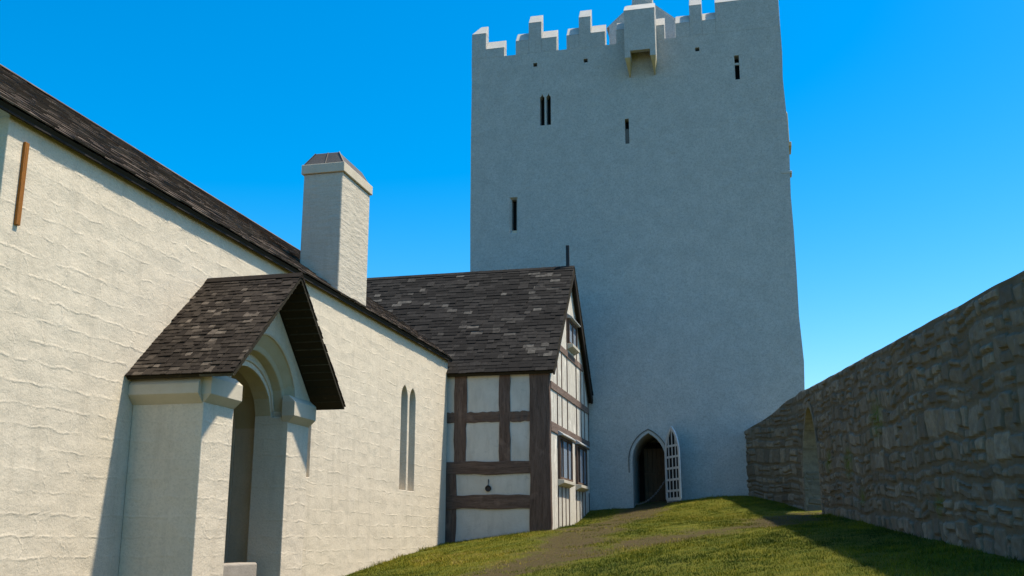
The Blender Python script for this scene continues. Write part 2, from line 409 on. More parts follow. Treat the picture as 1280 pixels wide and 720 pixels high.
for a, b in LANC:
    g = MB().prism(lancet(a + .002, b - .002, 2.862, 5.12, 5.455), 'x', XW - .338, XW - .26).build('window', M['glass'], chapel)
    m = MB()
    for k in range(1, 9): m.box(XW - .262, XW - .248, a + .002, b - .002, 2.86 + k * .27, 2.88 + k * .27)
    m.box(XW - .263, XW - .246, (a + b) / 2 - .01, (a + b) / 2 + .01, 2.87, 5.3)
    m.build('glazing_bar', M['iron'], g)
slope = Vector((RX - EX, 0, RZ - EZ)); SL = slope.length
rf = MB()
slates(rf, (EX, 9.45, EZ), (0, 1, 0), slope, 28.32 - 9.45, SL, .17, (.22, .48), .02)
slates(rf, (2 * RX - EX, 9.45, EZ), (0, 1, 0), (-slope.x, 0, slope.z), 28.32 - 9.45, SL, .17, (.3, .6), .02)
rf = rf.build('roof', M['slate_c'], chapel)
dx, dz = slope.x / SL, slope.z / SL
th = .035
MB().prism([(EX, EZ), (RX, RZ), (2 * RX - EX, EZ), (2 * RX - EX + .1, EZ - th), (RX, RZ - th * 1.3), (EX - .03, EZ - th - .02)], 'y', 9.47, 28.30).build('roof_deck', M['under'], rf)
MB().box(EX - .06, EX - .025, 9.5, 28.28, EZ - .072, EZ - .03).build('fascia', M['fascia'], rf)
rc = MB()
for k in range(42): rc.prism([(RX - .12, RZ - .02), (RX, RZ + .075), (RX + .12, RZ - .02)], 'y', 9.45 + k * .45, 9.45 + k * .45 + .44, random.uniform(.2, .8))
rc.build('ridge_tile', M['slate_c'], rf)
MB().box(XW + .002, XW + .04, 10.20, 10.275, 5.38, 6.44).build('timber_strip', M['shutter'], chapel, .006)

# chimney
CX0, CX1, CY0, CY1 = -9.52, XW + .01, 20.06, 21.72
ch = MB().box(CX0, CX1, CY0, CY1, 6.71, 9.56).build('chimney', M['chim'], chapel, .03)
MB().box(CX0 - .045, CX1 + .045, CY0 - .045, CY1 + .045, 9.56, 9.78).build('chimney_cap', M['ashlar'], ch, .015)
xc, yc = (CX0 + CX1) / 2, (CY0 + CY1) / 2
MB().loft([[(CX0 - .0, CY0, 9.785), (CX1 + .0, CY0, 9.785), (CX1 + .0, CY1, 9.785), (CX0, CY1, 9.785)],
           [(CX0 + .20, CY0 + .14, 10.08), (CX1 - .17, CY0 + .14, 10.08), (CX1 - .17, CY1 - .14, 10.08), (CX0 + .20, CY1 - .14, 10.08)],
           [(CX0 + .22, CY0 + .18, 10.10), (CX1 - .19, CY0 + .18, 10.10), (CX1 - .19, CY1 - .18, 10.10), (CX0 + .22, CY1 - .18, 10.10)]]).build('chimney_hood', M['lead'], ch)
for a in ((xc + .03, CY0, xc + .03, CY0 + .14), (CX1, CY0, CX1 - .17, CY0 + .14), (CX0, CY0, CX0 + .2, CY0 + .14)):
    MB().tube([(a[0], a[1] + .004, 9.79), (a[2], a[3], 10.087)], .015, 6).build('hood_seam', M['lead'], ch)

# porch
PX, PC = -7.48, 14.72
gz_ = lambda y: 5.72 - .95 * abs(y - PC) - .06
pb = MB().prism([(12.96, -.6), (12.96, gz_(12.96)), (PC, gz_(PC)), (16.45, gz_(16.45)), (16.45, -.6)], 'x', XW + .003, PX).mesh('porch')
A = lambda hw, zb, zs, rise, pt=.12: arch(PC + .005, hw, zb, zs, rise, 20, 2.0, pt)
def ring(poly, x): return [(x, y, z) for y, z in poly]
c1 = MB().prism(A(.91, -2, 3.66, .68), 'x', -8.08, PX + .3).mesh('c')
c0 = MB().prism(arch(PC, 1.25, -2, 3.5, .95), 'x', XW - .2, -8.079).mesh('c')
def lo(x, hw, rise): return ring(A(hw, 3.64, 3.74, rise), x)
c2 = MB().loft([lo(PX + .1, 1.15, 1.09), lo(PX - .0, 1.15, 1.09), lo(PX - .13, 1.07, .92), lo(PX - .16, 1.03, .84), lo(PX - .31, 1.01, .82)]).mesh('c')
pm = boolean(pb, [c1, c2, c0], 'porch')
porch = link('porch', pm, M['lime'], chapel, .012)
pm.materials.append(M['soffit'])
for p in pm.polygons:      # downward arch faces tinted ochre: ground bounce put into the colour
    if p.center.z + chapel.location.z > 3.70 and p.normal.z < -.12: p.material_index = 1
for x_, hw_, ri_, rad in ((PX + .004, 1.165, 1.105, .026), (PX - .30, .935, .705, .022)):
    MB().tube([(x_, y, z) for y, z in arch(PC + .005, hw_, 3.74, 3.741, ri_, 26, 2.0, .12)[1:-1]], rad, 6).build('arch_moulding', M['ashlar'], porch)
# cornice along the left flank and capitals on the two piers
MB().prism([(12.958, 3.53), (12.84, 3.64), (12.82, 3.66), (12.82, 3.80), (12.86, 3.85), (12.90, 3.90), (12.958, 3.90)], 'x', XW + .004, -7.50).build('cornice', M['ashlar'], porch, .006)
for y0, y1 in ((12.93, 13.83), (15.61, 16.47)):
    m = MB()
    q = lambda x, a, b, z: [(PX - .10, a, z), (x, a, z), (x, b, z), (PX - .10, b, z)]
    m.loft([q(PX + .004, y0 + .03, y1 - .02, 3.545), q(PX + .125, y0 - .02, y1 - .02, 3.655), q(PX + .125, y0 - .02, y1 - .02, 3.885), q(PX + .004, y0, y1 - .02, 3.99)])
    m.build('capital', M['ashlar'], porch, .005)
# porch roof
PRX, PEZ, PAZ, PHW = -6.93, 3.90, 5.76, 2.0
pr = MB()
for sgn in (-1, 1):
    slates(pr, (XW + .004, PC + sgn * PHW, PEZ), (1, 0, 0), (0, -sgn * PHW, PAZ - PEZ), PRX - XW, math.hypot(PHW, PAZ - PEZ), .092, (.07, .18), .012, .003)
pr = pr.build('porch_roof', M['slate_p'], porch)
un = MB(); t = .045
un.prism([(PC - PHW + .03, PEZ + .01), (PC, PAZ - .0), (PC + PHW - .03, PEZ + .01), (PC + PHW - .06, PEZ - .03), (PC, PAZ - t * 1.5), (PC - PHW + .06, PEZ - .03)], 'x', XW + .006, PRX - .01, .3)
for sgn in (-1, 1):
    for k in range(17):
        f = (k + .4) / 17; yy = PC + sgn * PHW * (1 - f); zz = PEZ + (PAZ - PEZ) * f - .052
        un.box(PX + .02, PRX - .012, yy - .022, yy + .022, zz - .022, zz + .012, random.uniform(.2, 1))
un.build('roof_underside', M['under'], pr)
MB().prism([(PC - .09, PAZ - .03), (PC, PAZ + .06), (PC + .09, PAZ - .03)], 'x', XW + .01, PRX + .004, .35).build('ridge_tile', M['slate_p'], pr)

# stone block in the porch mouth
bz = float(ground_z(-7.8, 14.9))
blk = MB().box(-8.05, -7.74, 14.25, 15.36, bz - .1, 1.335).build('stone_block', M['blockstone'], None, .035, 3)
blk['label'] = 'pale worn stone block standing inside the porch mouth'; blk['category'] = 'stone block'

# ------------------------------------------------------------------ timber framed house
house = thing('timber_framed_house', (-9, 31.7, 1.9), 'half timbered house with dark slate roof and white panels between chapel and tower', 'house')
HX, HY, HB = -5.66, 28.3, 35.15; HL = -13.5; HR, HZ, HE = 31.75, 10.12, 6.27
MB().prism([(HY, .8), (HY, 6.42), (HR, HZ - .12), (HB, 6.42), (HB, .8)], 'x', HL, HX).build('wall', M['plaster'], house)
# cladding of the gable: pale boards
GZ = lambda y: 6.42 + (HZ - .12 - 6.42) * (1 - abs(y - HR) / (HR - HY))
gb = MB(); y = HY + .16
while y < HB - .02:
    wdt = random.uniform(.30, .5); y2 = min(y + wdt, HB - .005)
    gb.prism([(y + .003, .9), (y2 - .003, .9), (y2 - .003, GZ(y2) - .02), (y + .003, GZ(y) - .02)] if not (y < HR < y2) else [(y + .003, .9), (y2 - .003, .9), (y2 - .003, GZ(y2) - .02), (HR, GZ(HR) - .02), (y + .003, GZ(y) - .02)], 'x', HX + .001, HX + random.uniform(.018, .024)); y = y2
gb.build('gable_boarding', M['boards'], house)
def wob_bar(axis, a0, a1, z0, z1, y0, y1):
    """hewn timber: rectangular bar with slightly wandering edges; axis 'h' along x, 'v' along z"""
    rings = []; n = 9
    L0, L1 = (a0, a1) if axis == 'h' else (z0, z1)
    for i in range(n):
        s = L0 + (L1 - L0) * i / (n - 1); e = [random.uniform(-.02, .02) for _ in range(3)]
        if axis == 'h': rings.append([(s, y1, z0 + e[0]), (s, y0 + e[2] * .4, z0 + e[0]), (s, y0 + e[2] * .4, z1 + e[1]), (s, y1, z1 + e[1])])
        else: rings.append([(a0 + e[0], y1, s), (a0 + e[0], y0 + e[2] * .4, s), (a1 + e[1], y0 + e[2] * .4, s), (a1 + e[1], y1, s)])
    return MB().loft(rings)
yf = HY - .001
wob_bar('v', -6.2, HX + .045, 1.5, 6.36, HY - .055, HY + .14).build('corner_post', M['oak_v'], house, .012)
for a, b, z0, z1 in ((-8.40, -8.04, 3.75, 6.38), (-7.08, -6.77, 3.75, 6.38), (-8.66, -8.32, 1.0, 3.47)):
    wob_bar('v', a, b, z0, z1, HY - .030, yf).build('stud', M['oak_v'], house, .01)
for a, b, z0, z1, d in ((-8.75, -8.395, 4.89, 5.18, .026), (-8.045, -7.075, 4.89, 5.18, .026), (-6.775, -6.195, 4.89, 5.18, .026),
                        (-8.75, -6.195, 3.44, 3.80, .045), (-8.75, -6.195, 2.50, 2.87, .045)):
    wob_bar('h', a, b, z0, z1, HY - d, yf).build('beam', M['oak_h'], house, .01)
MB().box(-9.0, HX - .02, HY - .06, HY - .002, 6.30, 6.42).build('wall_plate', M['oak_h'], house)
# gable timbers
def gable_bar(y0, y1, z0, z1, d=.05, name='rail', mat='oak_y', par=None):
    return MB().box(HX + .0245, HX + d, y0, y1, z0, z1).build(name, M[mat], par or house, .008)
gable_bar(HY + .145, HB - .01, 4.62, 4.90); gable_bar(HY + .145, HB - .01, 5.82, 6.04); gable_bar(29.55, 34.0, 7.14, 7.34)
for y in (29.45, 30.16, 31.08, 32.68, 33.54, 34.22, 35.04):
    gable_bar(y - .03, y + .03, 4.90, 5.82, .043, 'stud', 'oak_v'); gable_bar(y - .03, y + .03, 6.04, min(7.14, GZ(y) - .05), .043, 'stud', 'oak_v')
for y in (31.10, 32.85): gable_bar(y - .03, y + .03, 7.34, min(9.4, GZ(y) - .05), .043, 'stud', 'oak_v')
for y in (29.47, 30.02, 30.62, 31.19, 32.45, 33.06, 33.59, 34.13, 34.93):
    gable_bar(y - .03, y + .03, 1.9, 3.18, .043, 'stud', 'oak_v')
def house_window(y0, y1, z0, z1, lights):
    fr = MB(); xf = HX + .10
    fr.box(HX + .026, xf, y0, y0 + .07, z0, z1); fr.box(HX + .026, xf, y1 - .07, y1, z0, z1)
    fr.box(HX + .026, xf - .002, y0 + .07, y1 - .07, z1 - .07, z1); fr.box(HX + .026, xf - .002, y0 + .07, y1 - .07, z0, z0 + .06)
    for k in range(1, lights):
        yy = y0 + (y1 - y0) * k / lights + (-.12 if k == 1 and lights == 3 else 0); fr.box(HX + .026, xf - .004, yy - .014, yy + .014, z0 + .06, z1 - .07)
    f = fr.build('window', M['oak_v'], house, .006)
    yo = y0 + .07 + (.42 if lights == 3 else 0)
    MB().box(HX + .025, HX + .05, yo, y1 - .07, z0 + .06, z1 - .07).build('pane', M['glass'], f)
    if lights == 3: MB().box(HX + .025, HX + .05, y0 + .07, yo - .002, z0 + .06, z1 - .07).build('dark_pane', M['void'], f)  # near-black panel: darkness of the open casement put into the colour
    MB().prism([(HX + .026, z1 + .17), (HX + .20, z1 + .05), (HX + .20, z1 + .015), (HX + .026, z1 + .01)], 'y', y0 - .04, y1 + .05).build('window_hood', M['hoodlead'], f, .004)
    MB().prism([(HX + .026, z0 - .01), (HX + .21, z0 - .03), (HX + .21, z0 - .115), (HX + .026, z0 - .20)], 'y', y0 - .02, y1 - .28).build('sill', M['sillwood'], f, .006)
house_window(29.44, 31.5, 3.36, 4.58, 3); house_window(32.38, 34.25, 3.36, 4.58, 3); house_window(31.2, 32.7, 7.62, 8.40, 2)
# roof
VX = -5.46; sv = Vector((0, HR - 28.12, HZ + .07 - HE)); SH = sv.length
hr = MB()
slates(hr, (HL - .3, 28.10, HE), (1, 0, 0), sv, VX - HL + .3, SH, .155, (.16, .46), .016, .010)
slates(hr, (HL - .3, 2 * HR - 28.12 - .15, HE + .15), (1, 0, 0), (0, -sv.y, sv.z), VX - HL + .3, SH - .2, .168, (.3, .62), .022, .014)
hr = hr.build('roof', M['slate_h'], house)
MB().prism([(28.14, HE + .0), (HR, HZ + .05), (HB + .04, HE + .06), (HB + .03, HE - .04), (HR, HZ - .09), (28.18, HE - .07)], 'x', HL - .28, VX - .012).build('roof_deck', M['under'], hr)
rt = MB()
for k in range(18): rt.prism([(HR - .13, HZ + .02), (HR, HZ + .13), (HR + .13, HZ + .02)], 'x', VX - (k + 1) * .46, VX - k * .46 - .008, random.uniform(.1, .8))
rt.build('ridge_tile', M['slate_h'], hr)
for sg in (-1, 1):
    y0 = 28.16 if sg < 0 else HB; z0 = HE - .06
    MB().prism([(y0, z0), (HR, HZ - .07), (HR, HZ - .25), (y0 - sg * .15, z0 - .03)], 'x', VX - .055, VX - .015).build('bargeboard', M['fascia'], hr)
fn = MB(); fn.box(-5.735, -5.63, HR - .045, HR + .045, HZ, 10.93).box(-5.75, -5.615, HR - .06, HR + .06, 10.18, 10.24)
fn.build('finial', M['iron'], hr, .008)
# small iron thing hung on the plaster
ir = thing('iron_pan', (-7.39, HY - .02, 3.12), 'small round black iron pan with upright handle hung between two dark beams', 'pan')
pan = MB(); 
def disc(r, y, zc): return [(-7.39 + r * math.cos(k * math.pi / 8), y, zc + r * math.sin(k * math.pi / 8)) for k in range(16)]
pan.loft([disc(.03, HY - .002, 3.05), disc(.082, HY - .004, 3.05), disc(.088, HY - .04, 3.05), disc(.075, HY - .045, 3.05), disc(.055, HY - .02, 3.05)])
pan.build('bowl', M['iron'], ir)
MB().tube([(-7.39, HY - .02, 3.13), (-7.388, HY - .022, 3.22), (-7.39, HY - .016, 3.30)], [.014, .011, .012]).build('handle', M['iron'], ir)

# ------------------------------------------------------------------ tower
TX0, TX1, TY, TB = -9.95, 1.57, 35.2, 46.5
tower = thing('tower_house', (-4.2, 40.8, 2.9), 'tall pale rendered castle tower with stepped battlements and slit windows', 'tower')
ZC, ZS, ZM = 19.62, 20.18, 20.86
wr_ = random.Random(3); zs_ = [.5, 3.0, 4.6, 6.2, 7.4, 9, 10.4, 12, 13.2, 14.8, 16.1, 17.6, 18.6, ZC]; rg = []
for z_ in zs_:      # hand-raised corners: a few centimetres out of true
    a_, b_ = (wr_.uniform(-.03, .03), wr_.uniform(-.035, .035)) if .5 < z_ < ZC else (0, 0)
    rg.append([(TX0 + a_, TY, z_), (TX1 + b_ + (.02 if z_ < 9 else 0), TY, z_), (TX1 + b_, TB, z_), (TX0 + a_, TB, z_)])
tb = MB().loft(rg).mesh('wall')
cuts = []
def slit(x0, x1, z0, z1, d=.9): return MB().box(x0, x1, TY - .3, TY + d, z0, z1).mesh('c')
HOLES = [(-7.45, 19.12), (-5.52, 19.08), (-1.40, 19.06)]
for x, z in HOLES: cuts.append(slit(x - .075, x + .075, z - .075, z + .075, .8))
SL3 = (-.10, .06, 17.72, 18.66); SLM = (-4.12, -3.97, 15.63, 16.60); SL2 = (-8.38, -8.20, 12.62, 13.86)
for s in (SL3, SLM, SL2): cuts.append(slit(*s))
cuts.append(MB().loft([[(SL2[0] - .10, TY - .01, 12.50), (SL2[1] + .06, TY - .01, 12.50), (SL2[1] + .06, TY - .01, 13.92), (SL2[0] - .10, TY - .01, 13.92)],
                       [(SL2[0] - .0, TY + .10, 12.6), (SL2[1], TY + .10, 12.6), (SL2[1], TY + .10, 13.87), (SL2[0], TY + .10, 13.87)]]).mesh('c'))
TL = [(-7.28, -7.105), (-7.035, -6.865)]
def ogee(a, b, z0, zs, za):
    c = (a + b) / 2; return [(a, z0), (a, zs), (a + (b - a) * .28, zs + .05), (c - .018, zs + .09), (c, za), (c + .018, zs + .09), (b - (b - a) * .28, zs + .05), (b, zs), (b, z0)]
for a, b in TL: cuts.append(MB().prism(ogee(a, b, 16.64, 17.76, 17.92), 'y', TY - .3, TY + .9).mesh('c'))
DX, DHW = -3.62, .555
cuts.append(MB().prism(gothic(DX, DHW, 1.0, 4.25, 5.16, 9), 'y', TY - .3, TY + 2.2).mesh('c'))
tw = link('wall', boolean(tb, cuts, 'wall'), M['harl'], tower, .03)
# near-black panels in the openings: their unlit depth put into the colour
def part_box(name, mat, x0, x1, y0, y1, z0, z1, par=None, bev=0): return MB().box(x0, x1, y0, y1, z0, z1).build(name, M[mat], par or tower, bev)
for x, z in HOLES: part_box('drain_hole', 'void', x - .074, x + .074, TY + .22, TY + .24, z - .074, z + .074)
for s in (SL3, SLM, SL2):
    pb_ = part_box('slit_window', 'void', s[0] + .001, s[1] - .001, TY + .34, TY + .36, s[2] + .001, s[3] - .001)
    if s is SL3: part_box('crossbar', 'harl', s[0] + .002, s[1] - .002, TY + .03, TY + .10, 18.30, 18.38, pb_)
    if s is SLM: part_box('blocking', 'lead', s[0] + .002, s[1] - .002, TY + .05, TY + .12, 15.632, 16.22, pb_)
    if s is SL2: part_box('window_sill', 'ashlar', s[0] + .03, s[1] + .045, TY + .03, TY + .3, 12.51, 12.64, pb_)
for a, b in TL: MB().prism(ogee(a + .001, b - .001, 16.642, 17.76, 17.92), 'y', TY + .30, TY + .32).build('lancet_window', M['void'], tower)
# door recess: passage end painted near-black as shade, plank door standing inside, hood moulding
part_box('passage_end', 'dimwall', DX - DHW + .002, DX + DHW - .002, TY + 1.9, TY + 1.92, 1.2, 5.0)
dd = MB(); x = DX - .27
while x < DX + DHW - .05:
    x2 = min(x + random.uniform(.12, .17), DX + DHW - .02); dd.box(x + .004, x2 - .004, TY + .95, TY + 1.0 + random.uniform(0, .008), 2.6, 4.72); x = x2
dd.box(DX - .27, DX + DHW - .03, TY + .925, TY + .948, 3.82, 3.90)
dd.build('door', M['door'], tower, .004)
def hood_ring(h0, h1, y0, y1, n=11):
    o = gothic(DX, h1[0], h1[1], 4.25, h1[2], n)[1:-1]; i = gothic(DX, h0[0], h0[1], 4.25, h0[2], n)[1:-1]
    o = [(DX - h1[0], h1[1])] + o + [(DX + h1[0], h1[1])]; i = [(DX - h0[0], h0[1])] + i + [(DX + h0[0], h0[1])]
    v = []; f = []; m = len(o)
    for y in (y0, y1): v += [(a, y, b) for a, b in o] + [(a, y, b) for a, b in i]
    for k in range(m - 1):
        f += [(k, k + 1, m + k + 1, m + k), (2 * m + k, 2 * m + k + 1, 3 * m + k + 1, 3 * m + k), (k, k + 1, 2 * m + k + 1, 2 * m + k), (m + k, m + k + 1, 3 * m + k + 1, 3 * m + k)]
    f += [(0, m, 3 * m, 2 * m), (m - 1, 2 * m - 1, 4 * m - 1, 3 * m - 1)]
    return MB().add(v, f)
hood_ring((DHW + .005, 2.4, 5.17), (DHW + .065, 2.4, 5.235), TY - .012, TY + .05).build('door_surround', M['harl'], tower, .005)
hood_ring((DHW + .105, 3.85, 5.275), (DHW + .135, 3.85, 5.31), TY - .03, TY + .05).build('hood_moulding', M['lead'], tower, .004)
# merlons: stepped blocks with sloping copings
MD = .40
def coping_block(mb, cp, x0, x1, z0, z1, hipL=False, hipR=False):
    mb.box(x0, x1, TY + .001, TY + MD, z0, z1)
    r = .46; a0, a1 = x0 - .0, x1 + .0
    l0 = a0 + (.28 if hipL else 0); l1 = a1 - (.28 if hipR else 0)
    v = [(a0, TY - .008, z1 + .002), (a1, TY - .008, z1 + .002), (a1, TY + MD, z1 + .002), (a0, TY + MD, z1 + .002),
         (l0, TY + .34, z1 + r), (l1, TY + .34, z1 + r), (l1, TY + MD - .02, z1 + r), (l0, TY + MD - .02, z1 + r)]
    cp.add(v, [(0, 1, 2, 3), (4, 5, 6, 7), (0, 1, 5, 4), (1, 2, 6, 5), (2, 3, 7, 6), (3, 0, 4, 7)])
MER = [[(TX0 + .001, -9.38, 20.66, True, False), (-9.38, -8.66, 19.98, False, False)],
       [(-8.21, -7.70, ZS, False, False), (-7.70, -7.20, 20.88, False, False), (-7.20, -6.62, ZS, False, False)],
       [(-6.24, -5.76, ZS, False, False), (-5.76, -5.31, 20.87, False, False), (-5.31, -4.77, ZS, False, False)],
       [(-4.36, -3.98, ZS, False, False), (-3.98, -2.98, 20.86, False, False), (-2.98, -2.56, ZS, False, False)],
       [(-2.16, -1.63, ZS, False, False), (-1.63, -1.18, 20.84, False, False), (-1.18, -.70, ZS, False, False)],
       [(-.70, TX1 - .001, 20.83, False, True)]]
for mer in MER:
    b = MB(); c = MB()
    for x0, x1, z1, hl, hrr in mer: coping_block(b, c, x0 + .001, x1 - .001, ZC + .001, z1, hl, hrr)
    mo = b.build('merlon', M['harl'], tower, .012); c.build('coping', M['coping'], mo, .012)
# other sides of the parapet (they close the top as seen from the side)
for nm, bx in (('parapet', (TX0 + .002, TX0 + .6, TY + MD + .01, TB - .01, ZC + .002, ZS)), ('parapet', (TX1 - .6, TX1 - .002, TY + MD + .01, TB - .01, ZC + .002, ZS)), ('parapet', (TX0 + .61, TX1 - .61, TB - .6, TB - .01, ZC + .002, ZS))):
    part_box(nm, 'harl', *bx, None, .01)
# cap house behind the battlements
CH = MB().prism([(-4.85, ZC + .002), (-4.85, 21.30), (-3.55, 22.42), (-2.27, 21.30), (-2.27, ZC + .002)], 'y', 37.0, 42).build('cap_house', M['harl'], tower, .01)
ln = math.hypot(1.3, 1.12)
MB().prism([(-4.95, 21.24), (-3.55, 22.45), (-2.17, 21.24), (-2.17, 21.30), (-3.55, 22.53), (-4.95, 21.30)], 'y', 37.05, 42.1).build('cap_house_roof', M['harl'], CH)
MB().box(-3.95, -3.15, 37.3, 38.0, 22.0, 22.62).build('cap_house_chimney', M['harl'], CH, .01)
# box machicolation over the door
BX0, BX1, BY = -3.98, -2.86, TY - .62
bm_ = MB()
bm_.box(BX0, BX1, BY, BY + .2, 18.98, 20.60); bm_.box(BX0, BX0 + .2, BY + .2, TY + .05, 18.72, 20.60); bm_.box(BX1 - .2, BX1, BY + .2, TY + .05, 18.72, 20.60)
bm_.box(BX0, BX0 + .2, BY + .001, BY + .2, 18.72, 18.98); bm_.box(BX1 - .2, BX1, BY + .001, BY + .2, 18.72, 18.98)
bm_.box(BX0 + .2, BX1 - .2, BY + .2, TY + .05, 20.4, 20.598)
bx = bm_.build('machicolation', M['harl'], tower)
MB().add([(BX0 - .01, BY - .01, 20.602), (BX1 + .01, BY - .01, 20.602), (BX1 + .01, TY + .0, 20.602), (BX0 - .01, TY, 20.602),
          (BX0, BY + .38, 20.98), (BX1, BY + .38, 20.98), (BX1, TY - .005, 20.98), (BX0, TY - .005, 20.98)],
         [(0, 1, 2, 3), (4, 5, 6, 7), (0, 1, 5, 4), (1, 2, 6, 5), (2, 3, 7, 6), (3, 0, 4, 7)]).build('coping', M['coping'], bx, .012)
for xa, xb in ((BX0 + .002, BX0 + .198), (BX1 - .198, BX1 - .002)):
    xm = (xa + xb) / 2
    MB().loft([[(xa, BY + .002, 18.718), (xb, BY + .002, 18.718), (xb, TY + .02, 18.718), (xa, TY + .02, 18.718)],
               [(xa + .02, BY + .10, 18.60), (xb - .02, BY + .10, 18.60), (xb - .02, TY + .02, 18.60), (xa + .02, TY + .02, 18.60)],
               [(xm - .015, TY - .10, 18.24), (xm + .015, TY - .10, 18.24), (xm + .015, TY + .02, 18.20), (xm - .015, TY + .02, 18.20)]]).build('corbel', M['corbel'], bx, .006)
# corbelled stones on the east face
gd = MB(); gd.box(TX1 - .05, TX1 + .13, 36.9, 38.0, 15.85, 16.95); gd.box(TX1 - .05, TX1 + .20, 36.95, 37.9, 15.70, 15.86); gd.box(TX1 - .05, TX1 + .09, 36.95, 37.8, 15.42, 15.70)
gd.add([(TX1 - .05, 36.9, 16.951), (TX1 + .13, 36.9, 16.951), (TX1 + .13, 38, 16.951), (TX1 - .05, 38, 16.951), (TX1 - .05, 37, 17.35), (TX1 - .02, 37, 17.35), (TX1 - .02, 37.9, 17.35), (TX1 - .05, 37.9, 17.35)],
       [(0, 1, 2, 3), (4, 5, 6, 7), (0, 1, 5, 4), (1, 2, 6, 5), (2, 3, 7, 6), (3, 0, 4, 7)])
gd.build('corbelled_stone', M['corbel'], tower, .02)
MB().box(TX1 - .3, TX1 + .07, TY - .015, TY + .5, 14.03, 14.12).build('string_stone', M['coping'], tower, .015)
# iron grille gate, standing open
gate = thing('iron_gate', (-3.05, TY - .03, 2.92), 'pale grey iron grille gate with pointed top standing open at the dark tower doorway', 'gate')
GD = Vector((.50, -.866, 0)).normalized(); GW = 1.02; G0 = Vector((-3.055, TY - .04, 0)); GN = Vector((-GD.y, GD.x, 0))
def gp(u, z, n=0): return tuple(G0 + GD * u + GN * n + Vector((0, 0, z)))
BK = -1 if GN.y < 0 else 1      # flat near-black panel on the far side of the grille
ga = gothic(GW / 2, GW / 2, 2.95, 4.35, 5.28, 9)
def bar(m, u0, z0, u1, z1, w, d=.025, n0=0):
    t = Vector((u1 - u0, z1 - z0)); t.normalize(); s = Vector((-t.y, t.x)) * w / 2
    c = [(u0 + s.x, z0 + s.y), (u0 - s.x, z0 - s.y), (u1 - s.x, z1 - s.y), (u1 + s.x, z1 + s.y)]
    m.loft([[gp(u, z, n0 - d) for u, z in c], [gp(u, z, n0 + d) for u, z in c]])
fm = MB()
for (a, b) in zip(ga, ga[1:] + ga[:1]): bar(fm, a[0], a[1], b[0], b[1], .10, .02)
fm.build('gate_frame', M['yett'], gate)
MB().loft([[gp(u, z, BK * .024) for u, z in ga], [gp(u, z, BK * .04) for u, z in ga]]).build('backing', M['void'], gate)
def gtop(u):
    for (a, b) in zip(ga, ga[1:]):
        if a[0] <= u <= b[0] and b[0] > a[0]: return a[1] + (b[1] - a[1]) * (u - a[0]) / (b[0] - a[0])
for k in range(1, 4):
    m = MB(); u = GW * k / 4; bar(m, u, 2.97, u, gtop(u) - .02, .05, .007); m.build('upright_bar', M['yett'], gate)
for z in (3.22, 3.58, 3.95, 4.32, 4.68):
    m = MB(); half = .5 * GW if z < 4.35 else .5 * GW * (1 - ((z - 4.35) / .93) ** 1.7); bar(m, GW / 2 - half + .03, z, GW / 2 + half - .03, z, .07, .008, .001); m.build('cross_bar', M['yett'], gate)
# chain hanging across the doorway
cpts = []
for i in range(25):
    t = i / 24; x = -4.12 + 1.02 * t; z = 2.80 + .78 * t ** 2.1; cpts.append(Vector((x, TY - .06 - .03 * math.sin(t * 3), z)))
cm = MB()
for i in range(24):
    a, b = cpts[i], cpts[i + 1]; d = (b - a); mid = (a + b) / 2; ex = d.normalized(); side = Vector((0, 1, 0)) if i % 2 else ex.cross(Vector((0, 1, 0)))
    cm.tube([tuple(mid + ex * math.cos(q) * d.length * .66 + side * math.sin(q) * .022) for q in [k * math.pi / 5 for k in range(11)]], .009, 5)
chn = cm.build('gate_chain', M['iron_pale']); chn['label'] = 'sagging pale chain hung across the dark pointed doorway'; chn['category'] = 'chain'

